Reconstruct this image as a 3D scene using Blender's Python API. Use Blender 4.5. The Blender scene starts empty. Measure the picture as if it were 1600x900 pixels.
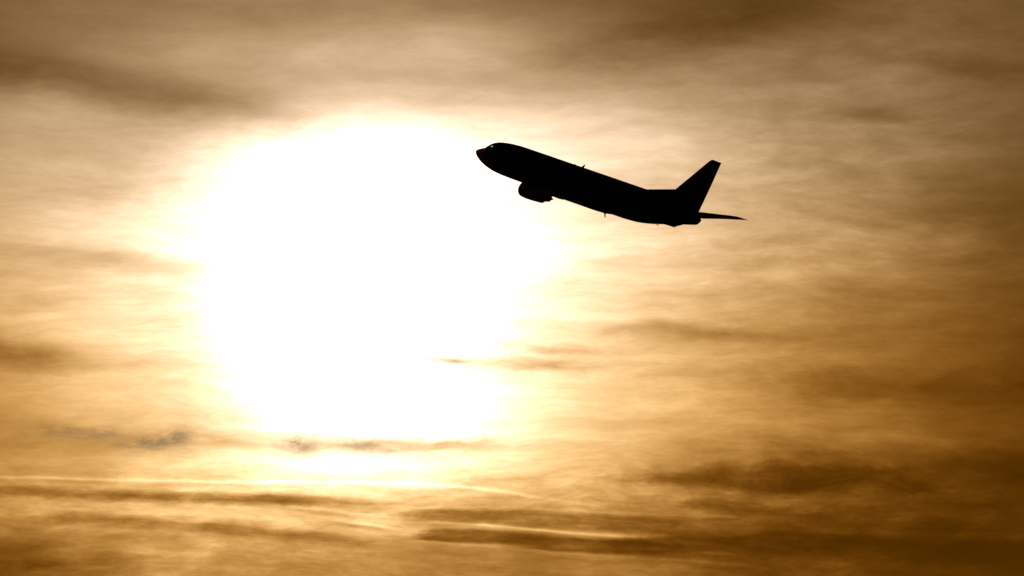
import bpy, bmesh, math
from mathutils import Vector, Matrix

rad = math.radians
scene = bpy.context.scene
C = scene.collection

# ---------------------------------------------------------------- camera
HFOV = 6.9                      # long telephoto lens
CAM_EL = 6.0                    # the camera looks a little above the horizon
cd = bpy.data.cameras.new('camera')
cd.sensor_width = 36.0
cd.lens = 18.0 / math.tan(rad(HFOV / 2))
cd.clip_start = 0.5
cd.clip_end = 200000
cam = bpy.data.objects.new('camera', cd)
C.objects.link(cam)
cam.location = (0, 0, 1.7)
cam.rotation_euler = (rad(90 + CAM_EL), 0, 0)
scene.camera = cam

# ---------------------------------------------------------------- colour management
scene.view_settings.view_transform = 'Standard'
scene.view_settings.look = 'None'
scene.view_settings.exposure = 0.0
scene.view_settings.gamma = 1.0
scene.view_settings.use_curve_mapping = False

SUN_AZ, SUN_EL = -1.0, 6.1      # degrees: a degree left of the view axis, behind the cloud veil

# ---------------------------------------------------------------- sky (world)
world = bpy.data.worlds.new("World")
scene.world = world
world.use_nodes = True
nt = world.node_tree
nt.nodes.clear()


class S:
    """A float socket of the node tree with arithmetic."""
    def __init__(s, k): s.k = k
    def _m(s, op, *o, clamp=False):
        n = nt.nodes.new('ShaderNodeMath'); n.operation = op; n.use_clamp = clamp
        for i, v in enumerate((s,) + o):
            if isinstance(v, S): nt.links.new(v.k, n.inputs[i])
            else: n.inputs[i].default_value = v
        return S(n.outputs[0])
    def __add__(s, o): return s._m('ADD', o)
    __radd__ = __add__
    def __mul__(s, o): return s._m('MULTIPLY', o)
    __rmul__ = __mul__
    def __sub__(s, o): return s._m('SUBTRACT', o)
    def __rsub__(s, o): return (s * -1.0) + o
    def __truediv__(s, o): return s._m('DIVIDE', o)
    def __neg__(s): return s * -1.0
    def pow(s, o): return s._m('POWER', o)
    def exp(s): return s._m('EXPONENT')
    def sqrt(s): return s._m('SQRT')
    def max(s, o): return s._m('MAXIMUM', o)
    def min(s, o): return s._m('MINIMUM', o)
    def clamp(s): return s._m('ADD', 0.0, clamp=True)


def step(v, a, b):
    n = nt.nodes.new('ShaderNodeMapRange'); n.interpolation_type = 'SMOOTHSTEP'
    nt.links.new(v.k, n.inputs['Value'])
    lo, hi, ta, tb = (a, b, 0.0, 1.0) if a < b else (b, a, 1.0, 0.0)
    n.inputs['From Min'].default_value = lo; n.inputs['From Max'].default_value = hi
    n.inputs['To Min'].default_value = ta; n.inputs['To Max'].default_value = tb
    return S(n.outputs['Result'])


def vec(x, y, z=0.0):
    n = nt.nodes.new('ShaderNodeCombineXYZ')
    for i, v in enumerate((x, y, z)):
        if isinstance(v, S): nt.links.new(v.k, n.inputs[i])
        else: n.inputs[i].default_value = v
    return n.outputs[0]


def noise(x, y, sx, sy, seed=0.0, detail=6.0, rough=0.55, lac=2.1, dist=0.0):
    """fBm noise, centred on 0 (about -0.5..0.5), cell size sx by sy"""
    n = nt.nodes.new('ShaderNodeTexNoise'); n.noise_dimensions = '3D'
    nt.links.new(vec(x / sx, y / sy, seed), n.inputs['Vector'])
    n.inputs['Scale'].default_value = 1.0
    n.inputs['Detail'].default_value = detail
    n.inputs['Roughness'].default_value = rough
    n.inputs['Lacunarity'].default_value = lac
    n.inputs['Distortion'].default_value = dist
    return S(n.outputs['Fac']) - 0.5


tc = nt.nodes.new('ShaderNodeTexCoord')
sep = nt.nodes.new('ShaderNodeSeparateXYZ')
nt.links.new(tc.outputs['Generated'], sep.inputs[0])
dx, dy, dz = (S(sep.outputs[i]) for i in range(3))
azimuth = dx._m('ARCTAN2', dy)          # radians east of the view azimuth
elevation = dz._m('ARCSINE')
# sky chart: units of 1/13270 rad; X grows to the right, Y grows downward, (800, 450) is azimuth 0 at 6 degrees up
K = 13270.0
X0 = azimuth * (K * math.cos(rad(6))) + 800.0
Y0 = 450.0 - (elevation - rad(CAM_EL)) * K

# turbulence that bends every cloud edge
w1 = noise(X0, Y0, 260, 110, 3.1, 4)
w2 = noise(X0, Y0, 260, 110, 17.7, 4)
w3 = noise(X0, Y0, 60, 22, 8.2, 5, 0.6)
sway = noise(X0, Y0, 420, 330, 91.0, 3) * 85
X = X0 + w1 * 130 + w3 * 40
Y = Y0 + w2 * 42 + w3 * 12


def blob(cx, cy, sx, sy, slope=0.0, x=None, y=None):
    """soft elliptical patch, 1 at its middle; slope: down to the right"""
    x = X if x is None else x
    y = Y if y is None else y
    u = (x - cx) / sx
    v = (y - cy - (x - cx) * slope) / sy if slope else (y - cy) / sy
    return (-(u * u + v * v)).exp()


# --- light of the sun spread by the cloud veil
gx = (X0 + w1 * 90 + w3 * 34 - 562.0)
gy = (Y0 + w2 * 60 + w3 * 24 - 424.0)
gx = gx * (0.97 - 0.01 * step(gx, -40, 40))
gy = gy * (1.10 - 0.14 * step(gy, -60, 120))
r = (gx * gx + gy * gy).sqrt()
glow = ((280.0 - r) / 245.0).min(1.6).exp() * 1.45
halo = (r * (-1.0 / 900.0)).exp() * 0.24
base = (r * (-1.0 / 9000.0)).exp() * 0.05 + 0.012
L = glow + halo + base

# --- cloud optical depth
fine = noise(X0 + w1 * 60, Y0 + sway + w2 * 30, 240, 34, 1.3, 10, 0.68)
diag = noise(X0 + w1 * 60, Y0 + X0 * 0.16 + w2 * 30, 210, 22, 81.0, 8, 0.62)
broad = noise(X0, Y0, 700, 190, 5.9, 4, 0.5)
puff = noise(X0 + w1 * 120, Y0 + sway * 0.5 + w2 * 50, 150, 55, 11.4, 9, 0.64)
shred = noise(X0 + w3 * 30, Y0 + w3 * 14, 46, 14, 23.0, 7, 0.65)
wisp = noise(X0 + w1 * 50, Y0 - X0 * 0.035 + w2 * 22, 130, 10, 31.0, 7, 0.6)
clot = noise(X0 + w1 * 80 + w3 * 20, Y0 + w2 * 30 + w3 * 12, 80, 26, 44.0, 9, 0.62)
grain = noise(X0 + w3 * 10, Y0, 11, 5, 52.0, 3, 0.7)
curl = noise(X0 + w2 * 200, Y0 + w1 * 150, 130, 95, 61.0, 7, 0.58)
rightside = step(X0, 850, 1300)
lowpart = step(Y0, 660, 800)
tau = fine * (0.55 + 0.5 * step(Y0, 120, 420)) + broad * 0.45
tau = tau + puff * (0.2 + 0.5 * rightside + 0.5 * lowpart) + wisp * lowpart * 0.6 + clot * (0.15 + 1.1 * lowpart + 0.6 * rightside) + grain * 0.12
tau = tau + diag * step(X0, 600, 900) * step(Y0, 480, 250) * 0.3 + curl * step(Y0, 330, 60) * 0.35


def add(amount, b):
    global tau
    tau = tau + b * amount


mod = (1.0 + puff * 1.8)
# high cloud along the top
add(1.0, step(Y0 + w2 * 60, 225, 10) * step(X0, -500, 260) * step(X0, 1700, 1000))
add(0.5, blob(310, 168, 150, 62))
add(0.45, blob(190, 250, 150, 80))
add(0.4, step(X0, 1380, 1680) * step(Y0, 900, 400))
add(0.14, step(X0, 1000, 1200))
add(-0.28, blob(725, 640, 110, 42))
add(-0.15, blob(420, 640, 90, 40))
add(0.25, blob(270, 500, 60, 60) * mod)
add(1.0, blob(1120, 38, 190, 46, -0.2) * mod)
add(0.5, blob(1000, -15, 330, 34))
add(-0.2, blob(700, 70, 200, 40))
add(0.85, blob(40, 112, 270, 34, 0.16) * mod)
add(0.35, blob(330, 165, 120, 26, 0.12))
add(0.3, blob(-20, 20, 90, 200))
# left side
add(1.0, blob(20, 556, 120, 26, 0.06) * mod)
add(0.3, blob(260, 575, 100, 16))
add(0.4, blob(600, 135, 240, 48))
add(0.25, blob(300, 640, 120, 40) * mod)
add(0.35, blob(170, 412, 150, 13, 0.06))
add(0.25, blob(60, 690, 220, 36) * mod)
# right side
for cx, cy, sx, sy, a in ((1500, 108, 110, 15, .45), (1370, 178, 110, 12, .4), (1540, 330, 160, 40, .35), (1450, 350, 160, 12, .3),
                          (1560, 610, 220, 40, .55), (1330, 600, 170, 26, .3), (1130, 530, 110, 8, .35), (1010, 517, 130, 9, .35), (1330, 480, 140, 20, .2)):
    add(a, blob(cx, cy, sx, sy, 0.05) * mod)
add(-0.3, blob(1260, 330, 220, 150))
add(0.55, step(X0, 1330, 1700) * step(Y0, 250, 800))
# dark masses low on the right
for cx, cy, sx, sy, a in ((1025, 749, 55, 9, .8), (1130, 748, 50, 14, .55), (1280, 756, 110, 15, 1.0), (1340, 738, 120, 8, .5), (1430, 762, 60, 14, .6), (1120, 785, 90, 10, .4),
                          (1465, 828, 50, 9, .6), (1600, 750, 70, 30, .5), (1510, 790, 60, 10, .3), (1190, 735, 60, 8, .3)):
    add(a, blob(cx, cy, sx, sy, 0.02) * (mod + clot * 2.2).max(0.0) * 1.15)
for cx, cy, sx, sy, a in ((1250, 782, 80, 11, -.4), (1560, 839, 110, 7, -.4), (1550, 698, 110, 9, -.25), (1000, 890, 180, 14, -.35)):
    add(a, blob(cx, cy, sx, sy, 0.04) * mod)
add(0.75, step(Y0 + w2 * 30, 700, 850) * step(X0, 860, 1250) * (1.0 + puff * 0.8))
add(1.2, blob(0, 890, 210, 48) * mod)
add(0.6, blob(1420, 850, 380, 85) * (mod + clot * 1.6).max(0.0))
add(0.45, blob(1300, 730, 260, 30) * (mod + clot * 1.6).max(0.0))
add(0.5, blob(1560, 730, 150, 30) * mod)
add(0.4, blob(800, 880, 320, 40))
# the glare gives out below the veil's lower edge
add(0.5, step(Y0 + w2 * 16, 752, 800) * step(((X0 - 640.0) * (X0 - 640.0)).sqrt(), 420, 150))

# layered banks, each with a crisp sunlit upper edge
rim = None
def band(pts, h, a, rim_gain=0.0, soft=3.0, wob=1.0, fade=70, tail=2.0):
    """flat cloud bank hanging under the polyline pts: sharp top, thinning downward over h"""
    global tau, rim
    xa, xb = pts[0][0], pts[-1][0]
    n = nt.nodes.new('ShaderNodeFloatCurve')
    t = (X0 - float(xa)) / float(xb - xa)
    nt.links.new(t.clamp().k, n.inputs['Value'])
    ys = [p[1] for p in pts]; y0, y1 = min(ys) - 1, max(ys) + 1
    cv = n.mapping.curves[0]
    while len(cv.points) < len(pts): cv.points.new(0.5, 0.5)
    for cp, p in zip(cv.points, pts): cp.location = ((p[0] - xa) / (xb - xa), (p[1] - y0) / (y1 - y0))
    n.mapping.update()
    edge = S(n.outputs[0]) * float(y1 - y0) + float(y0)
    s = (Y0 + w3 * (6 * wob) + wisp * (3 * wob)) - edge
    xw = X0 + w1 * 60 + w3 * 110
    xm = step(xw, xa, xa + fade) * step(xw, xb, xb - fade)
    body = step(s, -soft, soft * 2.5) * step(s, h * tail, h * (0.9 if tail < 1.5 else 0.4)) * xm
    tau = tau + body * (1.0 + puff * 1.1 + clot * 1.2 + wisp * 0.8).max(0.0) * a
    if rim_gain:
        q = (s + soft) / 2.6
        e = (-(q * q)).exp() * xm * (0.8 + wisp * 1.5 + fine).max(0.0) * rim_gain
        rim = e if rim is None else rim + e


add(-0.28, blob(560, 724, 150, 22))
add(-0.25, blob(430, 800, 420, 16))
add(-0.4, blob(560, 828, 110, 16))
# the long bright line and the soft pale strip under it
band([(-500, 750), (0, 750), (300, 755), (625, 758), (750, 766), (844, 780), (994, 800)], 5, 0.10, 0.42, 2.4, 1.0, 260)
band([(-500, 757), (0, 761), (250, 768), (500, 773), (640, 780)], 15, 1.3, 0.0, 6, 2.0, 200, 1.6)
band([(20, 797), (130, 801), (300, 812), (470, 826), (620, 842)], 12, 0.75, 0.0, 6, 2.0, 130, 2.2)
band([(600, 802), (690, 795), (850, 798), (1000, 806), (1120, 812)], 24, 0.75, 0.10, 3, 1.2, 90, 1.3)
band([(610, 815), (775, 823), (900, 835), (1040, 841)], 4, 0.0, 1.0, 1.5, 0.7, 90)
band([(630, 822), (775, 828), (900, 839), (1060, 842)], 22, 1.0, 0.0, 2.5, 0.7, 60, 1.25)
band([(910, 842), (1000, 834), (1150, 831), (1300, 834), (1700, 846)], 36, 0.9, 0.08, 5, 2.4, 120, 1.6)
band([(620, 846), (750, 852), (870, 857)], 4, 0.0, 0.75, 1.6, 1.0, 60)
band([(780, 858), (900, 867), (1050, 877), (1200, 889)], 3, -0.15, 0.35, 2.4, 1.0, 90)
band([(1095, 866), (1120, 866), (1150, 869)], 3, 0.0, 0.4, 1.4, .5, 20)
band([(1080, 811), (1110, 808), (1160, 810)], 4, 0.25, 0.3, 1.6, .8, 25)
band([(1250, 832), (1300, 834), (1360, 838)], 4, 0.1, 0.2, 1.6, .8, 40)
band([(420, 790), (520, 800), (640, 815)], 5, 0.25, 0.25, 2.0, 1.2, 60)
band([(500, 812), (580, 822), (640, 834)], 5, 0.3, 0.3, 2.0, 1.2, 50)

# veil streaks crossing the foot of the glare
for cx, cy, sx, sy, a in ((695, 562, 40, 4.5, .9), (850, 568, 90, 10, .7), (880, 545, 80, 7, .5), (600, 696, 120, 8, .35), (360, 684, 120, 14, .4), (710, 691, 80, 6, .5),
                          (500, 695, 330, 10, .18)):
    add(a, blob(cx, cy, sx, sy, 0.0) * (1.0 + shred * 1.5))

trans = (tau * -1.0).exp()
L = L * trans
L = L * (1.0 + rim * 0.9) + rim * 0.12

# small grey shreds of scud, nearer than the veil
tuft = noise(X0, Y0, 26, 13, 71.0, 7, 0.68)
xs = X0 + w3 * 26 + tuft * 34
ys = Y0 + w3 * 14 + tuft * 24
scud = None
for cx, cy, sx, sy, a, sl in ((255, 692, 36, 11, .6, -0.14), (284, 684, 13, 13, .45, 0), (225, 697, 40, 6, .35, 0), (100, 678, 44, 9, .3, .06), (168, 680, 38, 8, .33, 0), (471, 699, 26, 11, .7, 0), (565, 698, 40, 12, .4, 0), (600, 706, 26, 4, .2, 0)):
    a *= 1.7
    b = blob(cx, cy, sx, sy, sl, xs, ys) * (1.0 + tuft * 3.6 + grain * 0.8).max(0.0) * a
    scud = b if scud is None else scud + b
scud = 1.0 - (scud * -1.15).exp()

# --- colour: the lower the cloud, the redder the light that gets through
near = (r * r * (-1.0 / (360.0 * 360.0))).exp()
low = step(Y0, 130, 650) * (1.0 - near * (1.0 - lowpart * 0.8) * 0.7)
def lerp(a, b, t): return t * (b - a) + a
Lp = L.max(0.0001)
red = Lp
green = Lp.pow(lerp(1.13, 1.27, low)) * lerp(0.76, 0.61, low)
blue = Lp.pow(lerp(1.38, 1.85, low)) * lerp(0.53, 0.235, low)
keep = 1.0 - scud
hz = scud * (Lp * 0.16 + 0.13)
red = red * keep + hz
green = green * keep + hz * 0.70
blue = blue * keep + hz * 0.36

col = nt.nodes.new('ShaderNodeCombineColor')
for i, v in enumerate((red, green, blue)): nt.links.new(v.k, col.inputs[i])
bg_cloud = nt.nodes.new('ShaderNodeBackground')
nt.links.new(col.outputs[0], bg_cloud.inputs['Color'])
bg_cloud.inputs['Strength'].default_value = 1.0
sky = nt.nodes.new('ShaderNodeTexSky')
sky.sky_type = 'NISHITA'
sky.sun_disc = False
sky.sun_elevation = rad(SUN_EL)
sky.sun_rotation = rad(SUN_AZ)
sky.air_density = 2.0
sky.dust_density = 4.0
bg_sky = nt.nodes.new('ShaderNodeBackground')
nt.links.new(sky.outputs[0], bg_sky.inputs['Color'])
bg_sky.inputs['Strength'].default_value = 0.05
mix = nt.nodes.new('ShaderNodeMixShader')
mix.inputs[0].default_value = 0.97      # cloud cover
nt.links.new(bg_sky.outputs[0], mix.inputs[1])
nt.links.new(bg_cloud.outputs[0], mix.inputs[2])
wo = nt.nodes.new('ShaderNodeOutputWorld')
nt.links.new(mix.outputs[0], wo.inputs['Surface'])
world.cycles.sampling_method = 'MANUAL'
world.cycles.sample_map_resolution = 2048

# ---------------------------------------------------------------- sun
sd = bpy.data.lights.new('sun', 'SUN')
sd.energy = 2.0
sd.angle = rad(0.5)
sd.color = (1.0, 0.82, 0.6)
sun = bpy.data.objects.new('sun', sd)
C.objects.link(sun)
sdir = Vector((math.sin(rad(SUN_AZ)) * math.cos(rad(SUN_EL)), math.cos(rad(SUN_AZ)) * math.cos(rad(SUN_EL)), math.sin(rad(SUN_EL))))
sun.rotation_euler = sdir.to_track_quat('Z', 'Y').to_euler()


# ---------------------------------------------------------------- materials
def material(name, base, rough=0.5, spec=0.3, metal=0.0, grime=0.25, scale=3.0):
    m = bpy.data.materials.new(name); m.use_nodes = True
    t = m.node_tree; b = t.nodes['Principled BSDF']
    b.inputs['Roughness'].default_value = rough
    b.inputs['Metallic'].default_value = metal
    b.inputs['Specular IOR Level'].default_value = spec
    co = t.nodes.new('ShaderNodeTexCoord')
    n = t.nodes.new('ShaderNodeTexNoise'); n.inputs['Scale'].default_value = scale; n.inputs['Detail'].default_value = 6
    t.links.new(co.outputs['Object'], n.inputs['Vector'])
    r_ = t.nodes.new('ShaderNodeValToRGB')
    r_.color_ramp.elements[0].position = 0.3; r_.color_ramp.elements[1].position = 0.7
    r_.color_ramp.elements[0].color = tuple(c * (1 - grime) for c in base) + (1,)
    r_.color_ramp.elements[1].color = tuple(base) + (1,)
    t.links.new(n.outputs['Fac'], r_.inputs['Fac'])
    t.links.new(r_.outputs['Color'], b.inputs['Base Color'])
    return m


M_body = material('backlit_dark_blue', (0.012, 0.014, 0.022), 0.6, 0.12)  # near-black: the backlit shade of the silhouette is put into the base colour
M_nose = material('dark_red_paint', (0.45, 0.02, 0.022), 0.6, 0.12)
M_wing = material('grey_wing_paint', (0.03, 0.031, 0.034), 0.6, 0.12)
M_metal = material('bare_metal', (0.08, 0.078, 0.075), 0.55, 0.2, 0.3)
M_black = material('black_rubber', (0.01, 0.01, 0.01), 0.8, 0.1)
M_ground = material('grass_field', (0.035, 0.045, 0.018), 0.95, 0.1, 0, 0.4, 0.02)
M_glass = bpy.data.materials.new('cockpit_glass'); M_glass.use_nodes = True
_t = M_glass.node_tree; _t.nodes.clear()
_g = _t.nodes.new('ShaderNodeBsdfTransparent'); _g.inputs[0].default_value = (0.6, 0.6, 0.6, 1)
_s = _t.nodes.new('ShaderNodeBsdfGlossy'); _s.inputs['Roughness'].default_value = 0.05
_x = _t.nodes.new('ShaderNodeMixShader'); _x.inputs[0].default_value = 0.04
_o = _t.nodes.new('ShaderNodeOutputMaterial')
_t.links.new(_g.outputs[0], _x.inputs[1]); _t.links.new(_s.outputs[0], _x.inputs[2]); _t.links.new(_x.outputs[0], _o.inputs[0])


# ---------------------------------------------------------------- helpers
def obj(name, bm, mat, parent=None, smooth=True, sharp=35):
    bmesh.ops.recalc_face_normals(bm, faces=bm.faces)
    if smooth:
        for f in bm.faces: f.smooth = True
        for e in bm.edges:
            if len(e.link_faces) == 2 and e.calc_face_angle(0) > rad(sharp): e.smooth = False
    me = bpy.data.meshes.new(name); bm.to_mesh(me); bm.free()
    for m in (mat if isinstance(mat, (list, tuple)) else [mat]): me.materials.append(m)
    o = bpy.data.objects.new(name, me); C.objects.link(o)
    if parent: o.parent = parent
    return o


def interp(tab, x, c):
    """smooth (monotone cubic) interpolation of column c of a table sorted by column 0"""
    n = len(tab)
    if x <= tab[0][0]: return tab[0][c]
    if x >= tab[-1][0]: return tab[-1][c]
    i = max(j for j in range(n - 1) if tab[j][0] <= x)
    def sl(j): return (tab[j + 1][c] - tab[j][c]) / (tab[j + 1][0] - tab[j][0])
    def tan(j):
        if j == 0: return sl(0)
        if j == n - 1: return sl(n - 2)
        a, b = sl(j - 1), sl(j)
        return 0.0 if a * b <= 0 else 2 * a * b / (a + b)
    h = tab[i + 1][0] - tab[i][0]; t = (x - tab[i][0]) / h
    return ((2*t**3 - 3*t*t + 1) * tab[i][c] + (t**3 - 2*t*t + t) * h * tan(i) + (-2*t**3 + 3*t*t) * tab[i+1][c] + (t**3 - t*t) * h * tan(i+1))


def loft(bm, rings, cap=True):
    vs = [[bm.verts.new(p) for p in r_] for r_ in rings]
    n = len(rings[0])
    for a, b in zip(vs, vs[1:]):
        for i in range(n): bm.faces.new((a[i], a[(i + 1) % n], b[(i + 1) % n], b[i]))
    if cap:
        bm.faces.new(vs[0]); bm.faces.new(vs[-1])
    return vs


def foil(le, chord, thick, up=Vector((0, 0, 1)), aft=Vector((1, 0, 0)), n=12, camber=0.0):
    """closed aerofoil section starting at the leading edge"""
    pts = []
    def t_(s): return 5 * thick * (0.2969 * math.sqrt(s) - 0.126 * s - 0.3516 * s * s + 0.2843 * s**3 - 0.1036 * s**4)
    ss = [0.5 * (1 - math.cos(math.pi * k / n)) for k in range(n + 1)]
    for s in ss: pts.append(le + aft * (s * chord) + up * ((t_(s) + camber * 4 * s * (1 - s)) * chord))
    for s in reversed(ss[1:-1]): pts.append(le + aft * (s * chord) - up * ((t_(s) - camber * 4 * s * (1 - s)) * chord))
    return pts


def revolve(bm, prof, cx, cy, cz, seg=40, squash=None):
    """body of revolution about the fore-and-aft axis; prof = [(x, r)]"""
    rings = []
    for x, r_ in prof:
        ring = []
        for k in range(seg):
            a = 2 * math.pi * k / seg
            y, z = math.cos(a) * r_, math.sin(a) * r_
            if squash: z = squash(x, y, z)
            ring.append((cx + x, cy + y, cz + z))
        rings.append(ring)
    vs = [[bm.verts.new(p) for p in r_] for r_ in rings]
    for a, b in zip(vs, vs[1:]):
        for i in range(seg): bm.faces.new((a[i], a[(i + 1) % seg], b[(i + 1) % seg], b[i]))
    return vs


# ---------------------------------------------------------------- ground
bm = bmesh.new()
bmesh.ops.create_circle(bm, cap_ends=True, radius=60000, segments=96)
g = obj('ground', bm, M_ground, smooth=False)
g['kind'] = 'structure'

# ---------------------------------------------------------------- the airliner
# local axes: X aft from the nose tip, Y starboard, Z up from the axis of the cabin
plane = bpy.data.objects.new('airliner', None)
C.objects.link(plane)
plane['label'] = 'black silhouette of a twin-engined passenger jet climbing beside the white glare of the sun'
plane['category'] = 'airplane'

#        x     top    bottom  half-width
FUS = [(0.00, -0.38, -0.42, 0.02), (0.06, -0.23, -0.52, 0.17), (0.25, -0.05, -0.69, 0.36), (0.6, 0.12, -0.93, 0.62), (1.1, 0.34, -1.20, 0.91),
       (1.6, 0.54, -1.42, 1.15), (2.0, 0.92, -1.57, 1.31), (2.4, 1.23, -1.69, 1.44), (2.9, 1.49, -1.81, 1.56), (3.6, 1.69, -1.93, 1.69), (4.6, 1.85, -2.02, 1.80),
       (6.0, 1.97, -2.07, 1.87), (7.2, 2.0, -2.09, 1.88), (24.0, 2.0, -2.14, 1.88), (26.0, 2.0, -2.06, 1.85), (28.0, 1.98, -1.75, 1.72), (30.0, 1.92, -1.28, 1.46),
       (32.0, 1.78, -0.75, 1.10), (33.6, 1.55, -0.36, 0.78), (34.5, 1.32, -0.14, 0.55), (34.9, 1.10, 0.0, 0.42), (35.1, 0.92, 0.22, 0.28)]
NSEG = 64
xs_ = [0, .02, .06, .12, .2, .3, .45, .6, .8, 1.0, 1.25, 1.5, 1.66, 1.82, 1.98, 2.14, 2.3, 2.46, 2.62, 2.78, 2.94, 3.1, 3.26, 3.42, 3.7, 4.1, 4.6, 5.2, 6, 7.2] + \
      [7.2 + 1.4 * k for k in range(1, 12)] + [24, 24.8, 25.5, 26.2, 27, 27.8, 28.6, 29.4, 30.2, 31, 31.8, 32.6, 33.3, 34, 34.5, 34.8, 35.0, 35.1]


def fus_point(x, a):
    """point of the skin; a = angle from straight up towards starboard"""
    top, bot, w = interp(FUS, x, 1), interp(FUS, x, 2), interp(FUS, x, 3)
    mid = bot + (top - bot) * 0.52
    c = math.cos(a)
    z = mid + c * ((top - mid) if c > 0 else (mid - bot))
    return Vector((x, math.sin(a) * w, z))


# window openings: first and last station, first and last of the 64 skin segments counted from the top, both sides
OPEN = [(1.82, 1.98, 1, 4), (2.62, 2.94, 7, 10), (3.10, 3.42, 7, 10)]
def build_fuselage():
    bm = bmesh.new()
    rings = [[bm.verts.new(fus_point(x, 2 * math.pi * k / NSEG)) for k in range(NSEG)] for x in xs_]
    panes = {}
    for i in range(len(xs_) - 1):
        xm = (xs_[i] + xs_[i + 1]) / 2
        for k in range(NSEG):
            f = (rings[i][k], rings[i][(k + 1) % NSEG], rings[i + 1][(k + 1) % NSEG], rings[i + 1][k])
            kk = k + 0.5
            side = 1 if kk < NSEG / 2 else -1
            kk = kk if side > 0 else NSEG - kk
            pane = None
            for n_, (xa, xb, ka, kb) in enumerate(OPEN):
                if xa < xm < xb and ka < kk < kb: pane = (n_, side)
            if pane:
                panes.setdefault(pane, []).append([v.co.copy() for v in f])
            else:
                fc = bm.faces.new(f)
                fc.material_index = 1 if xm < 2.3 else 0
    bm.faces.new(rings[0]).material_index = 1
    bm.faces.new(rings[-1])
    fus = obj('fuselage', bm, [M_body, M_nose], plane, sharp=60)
    for key, quads in panes.items():
        b = bmesh.new()
        for q in quads: b.faces.new([b.verts.new(c) for c in q])
        bmesh.ops.remove_doubles(b, verts=b.verts, dist=1e-4)
        obj('cockpit_window', b, M_glass, fus)
    return fus


fus = build_fuselage()

# fairing where wing meets body
bm = bmesh.new()
FAIR = [(11.9, 0.3, -1.75, 0.18), (12.8, 1.2, -1.72, 0.5), (14.2, 1.8, -1.62, 0.58), (17.0, 1.98, -1.6, 0.62), (20.0, 1.9, -1.62, 0.62), (21.8, 1.3, -1.72, 0.5), (23.0, 0.35, -1.8, 0.2)]
rings = []
for x in [11.9 + 11.1 * k / 30 for k in range(31)]:
    w, zc, h = (interp(FAIR, x, c) for c in (1, 2, 3))
    rings.append([(x, w * math.copysign(abs(math.cos(a))**0.7, math.cos(a)), zc + h * math.copysign(abs(math.sin(a))**0.8, math.sin(a))) for a in (2 * math.pi * k / 32 for k in range(32))])
loft(bm, rings)
obj('belly_fairing', bm, M_body, plane)

# wings --------------------------------------------------------
def wing_z(y): return -1.42 + (y - 1.0) * 0.100 + 0.0011 * y * y
WING = [(0.8, 12.7, 8.0, 0.13), (1.88, 13.35, 7.2, 0.13), (3.4, 14.25, 5.95, 0.125), (5.0, 15.05, 4.75, 0.115), (8.0, 16.6, 3.75, 0.11), (11.5, 18.4, 2.65, 0.105), (14.0, 19.72, 1.8, 0.10), (14.35, 20.0, 1.45, 0.09), (14.44, 20.3, 1.0, 0.06)]


def build_wing(s):
    bm = bmesh.new()
    loft(bm, [foil(Vector((le, s * y, wing_z(y))), c, t, camber=0.012) for y, le, c, t in WING])
    w = obj('wing', bm, M_wing, plane)
    # flap track fairings hanging from the trailing edge
    for y, x1, ln, d, drop in ((3.3, 17.4, 2.4, 0.22, 0.28), (6.6, 17.5, 2.5, 0.17, 0.14), (9.8, 18.5, 2.15, 0.14, 0.22)):
        b = bmesh.new()
        prof = [(0, 0.02), (0.12, 0.45), (0.3, 0.85), (0.5, 1.0), (0.72, 0.78), (0.9, 0.36), (1.0, 0.03)]
        loft(b, [[(x1 + ln * t, s * y + math.cos(a) * r_ * d * 0.55, wing_z(y) - 0.12 - drop * t + math.sin(a) * r_ * d) for a in (2 * math.pi * k / 16 for k in range(16))] for t, r_ in prof])
        obj('flap_fairing', b, M_wing, w)
    b = bmesh.new()      # inboard flap, a little lowered
    loft(b, [foil(Vector((x, s * y, wing_z(y) - 0.06)), c, 0.10, up=Vector((0.08, 0, 0.997)), aft=Vector((0.997, 0, -0.08))) for y, x, c in ((2.0, 19.0, 1.75), (4.9, 18.75, 1.35))])
    obj('flap', b, M_wing, w)
    b = bmesh.new()
    loft(b, [foil(Vector((x, s * y, wing_z(y) - 0.03)), c, 0.09) for y, x, c in ((5.6, 18.8, 1.1), (10.0, 19.75, 0.78))])
    obj('flap', b, M_wing, w)
    return w


for s in (1, -1): build_wing(s)

# engines ------------------------------------------------------
ENG_Y, ENG_Z, ENG_X = 4.83, -1.82, 12.1


def flat(x, y, z):            # nacelle flattened underneath
    return z if z > 0 else z * 0.93


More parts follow.
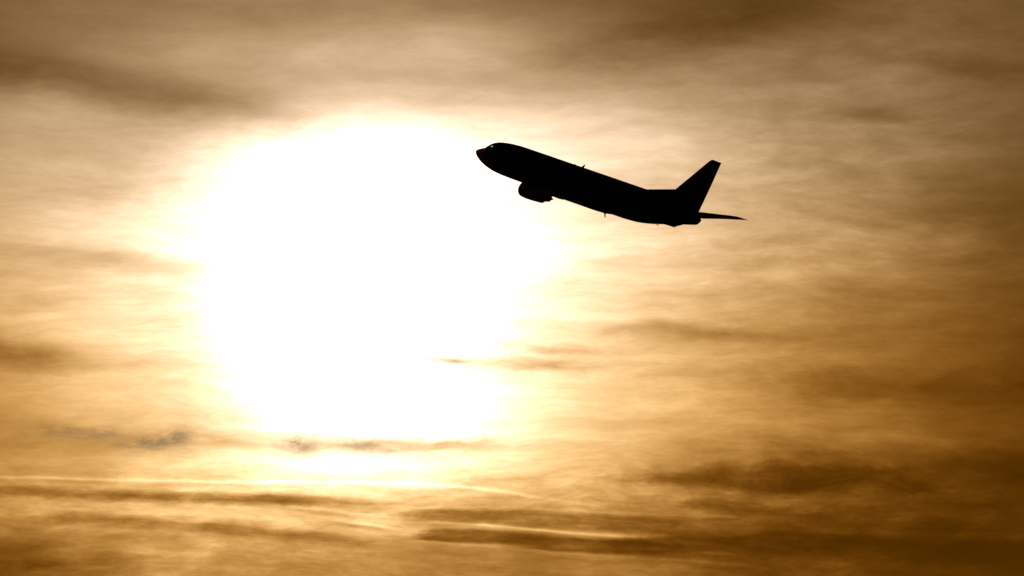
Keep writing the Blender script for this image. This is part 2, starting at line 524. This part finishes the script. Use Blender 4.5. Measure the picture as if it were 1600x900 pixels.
def build_engine(s):
    y = s * ENG_Y
    bm = bmesh.new()
    outer = [(3.3, 0.91), (2.9, 0.955), (2.3, 0.995), (1.6, 1.03), (0.9, 1.03), (0.45, 0.995), (0.2, 0.955), (0.06, 0.90), (0.0, 0.85), (0.05, 0.80), (0.2, 0.765), (0.6, 0.76), (1.1, 0.77)]
    revolve(bm, outer, ENG_X, y, ENG_Z, 48, flat)
    back = [(3.3, 0.91), (3.29, 0.88), (2.9, 0.84), (2.5, 0.70)]
    revolve(bm, back, ENG_X, y, ENG_Z, 48, flat)
    bmesh.ops.remove_doubles(bm, verts=bm.verts, dist=1e-4)
    eng = obj('engine', bm, M_body, plane, sharp=60)
    b = bmesh.new()
    vs = revolve(b, [(1.1, 0.77), (1.1, 0.26)], ENG_X, y, ENG_Z, 48, flat)
    obj('fan', b, M_metal, eng)
    b = bmesh.new()
    revolve(b, [(1.12, 0.28), (0.95, 0.22), (0.75, 0.12), (0.62, 0.01)], ENG_X, y, ENG_Z, 32)
    obj('spinner', b, M_black, eng)
    b = bmesh.new()
    revolve(b, [(2.45, 0.70), (3.2, 0.66), (3.7, 0.58), (4.25, 0.46), (4.24, 0.43), (3.7, 0.40)], ENG_X, y, ENG_Z, 40)
    obj('exhaust_nozzle', b, M_metal, eng)
    b = bmesh.new()
    revolve(b, [(3.65, 0.36), (4.1, 0.28), (4.6, 0.15), (4.9, 0.015)], ENG_X, y, ENG_Z, 32)
    obj('exhaust_plug', b, M_metal, eng)
    b = bmesh.new()
    PY = [(12.6, -0.84, -0.86, .04), (13.4, -0.80, -1.2, .16), (14.6, -0.86, -1.6, .20), (15.6, -1.0, -1.6, .19), (16.8, -1.15, -1.52, .14), (18.0, -1.2, -1.38, .03)]
    loft(b, [[(x, y - w, z0), (x, y - w * .5, z1), (x, y + w * .5, z1), (x, y + w, z0)][::-1] for x, z1, z0, w in PY])
    obj('pylon', b, M_wing, eng)
    return eng


for s in (1, -1): build_engine(s)

# tail ---------------------------------------------------------
UPY, AFT = Vector((0, 1, 0)), Vector((1, 0, 0))
def fin_sec(z, le, te, th): return foil(Vector((le, 0, z)), te - le, th, up=UPY)
bm = bmesh.new()
loft(bm, [fin_sec(z, le, te, th) for z, le, te, th in ((0.9, 28.7, 33.3, .09), (2.0, 29.7, 33.65, .095), (3.1, 30.62, 34.0, .10), (5.0, 32.35, 34.65, .10), (7.4, 34.5, 35.5, .10), (7.75, 34.85, 35.75, .10), (7.9, 35.1, 35.85, .07))])
fin = obj('tail_fin', bm, M_body, plane)
bm = bmesh.new()
loft(bm, [foil(Vector((le, 0, z)), te - le, th, up=UPY) for z, le, te, th in ((1.42, 33.2, 34.75, .16), (3.0, 33.75, 35.2, .16), (5.0, 34.5, 35.75, .13), (7.5, 35.42, 36.4, .09), (7.88, 35.6, 36.5, .07))])
obj('rudder', bm, M_body, fin)
bm = bmesh.new()
loft(bm, [foil(Vector((le, 0, z)), te - le, th, up=UPY) for z, le, te, th in ((1.4, 25.2, 31.5, .05), (1.98, 26.3, 31.4, .045), (2.55, 28.4, 31.3, .05), (3.12, 30.55, 31.6, .10))])
obj('dorsal_fin', bm, M_body, fin)

STAB = [(0.3, 30.7, 4.0, .09), (0.9, 31.1, 3.75, .09), (3.5, 32.85, 2.75, .09), (6.1, 34.75, 1.85, .085), (6.55, 35.2, 1.65, .08), (6.72, 35.8, 1.3, .05)]
for s in (1, -1):
    bm = bmesh.new()
    loft(bm, [foil(Vector((le, s * y, 0.66 + y * 0.072)), c * 0.72, th / 0.8) for y, le, c, th in STAB])
    st = obj('tailplane', bm, M_wing, plane)
    bm = bmesh.new()
    loft(bm, [foil(Vector((le + c * 0.62, s * y, 0.66 + y * 0.072)), c * 0.38, th) for y, le, c, th in STAB if y > 0.5])
    obj('elevator', bm, M_wing, st)

# tail cone exhaust, tail skid, aerials --------------------------
bm = bmesh.new()
revolve(bm, [(0, 0.24), (0.16, 0.22), (0.16, 0.16), (0.02, 0.15)], 35.05, 0, 0.57, 24)
obj('exhaust_pipe', bm, M_metal, fus)


def blade(name, x, z, h, root, tip, sweep, t=0.05, mat=M_black, y=0.0):
    bm = bmesh.new()
    d = 1 if h > 0 else -1
    secs = [foil(Vector((x + sweep * f, y, z + h * f)), root + (tip - root) * f, t / (root + (tip - root) * f), up=UPY, n=6) for f in (-0.25, 0, 0.5, 0.92, 1.0)]
    loft(bm, secs)
    return obj(name, bm, mat, plane)


blade('antenna', 16.2, 2.0, 0.44, 0.40, 0.12, 0.44)
blade('antenna', 14.9, 2.0, 0.07, 0.5, 0.3, 0.1)
blade('antenna', 12.2, -2.2, -0.30, 0.5, 0.2, 0.25)
blade('antenna', 17.4, -2.2, -0.2, 0.5, 0.25, 0.2)
blade('antenna', 20.9, -2.2, -0.62, 0.34, 0.12, 0.35)
blade('drain_mast', 29.0, -1.55, -0.08, 0.4, 0.2, 0.15)
bm = bmesh.new()
loft(bm, [[(x, -w, z0), (x, w, z0), (x, w * .6, z1), (x, -w * .6, z1)] for x, z0, z1, w in ((30.0, -1.0, -1.25, .05), (30.7, -.8, -1.2, .12), (31.7, -.6, -1.18, .12), (31.95, -.5, -1.0, .10), (32.8, -.35, -.6, .05))])
obj('tail_skid', bm, M_metal, plane, smooth=False)

# ---------------------------------------------------------------- pose in the sky
cm = Matrix.Rotation(rad(90 + CAM_EL), 3, 'X')
ci, cj, ck = cm @ Vector((1, 0, 0)), cm @ Vector((0, 1, 0)), cm @ Vector((0, 0, 1))
DIST, FPX = 1001.5, 800 / math.tan(rad(HFOV / 2))
a = Vector((0.738, -0.265, 0.620)).normalized()
u = Vector((0.200, 0.967, 0.163)); u = (u - a * u.dot(a)).normalized()
l = u.cross(a)
axes = [ci * v.x + cj * v.y + ck * v.z for v in (a, l, u)]
R = Matrix((axes[0], axes[1], axes[2])).transposed().to_4x4()
NOSE_PX = (744.0, 237.0)
d = ci * ((NOSE_PX[0] - 800) / FPX) + cj * ((450 - NOSE_PX[1]) / FPX) - ck
nose = Vector(cam.location) + d * (DIST + 11)
plane.matrix_world = Matrix.Translation(nose - (R.to_3x3() @ Vector((0, 0, -0.40)))) @ R
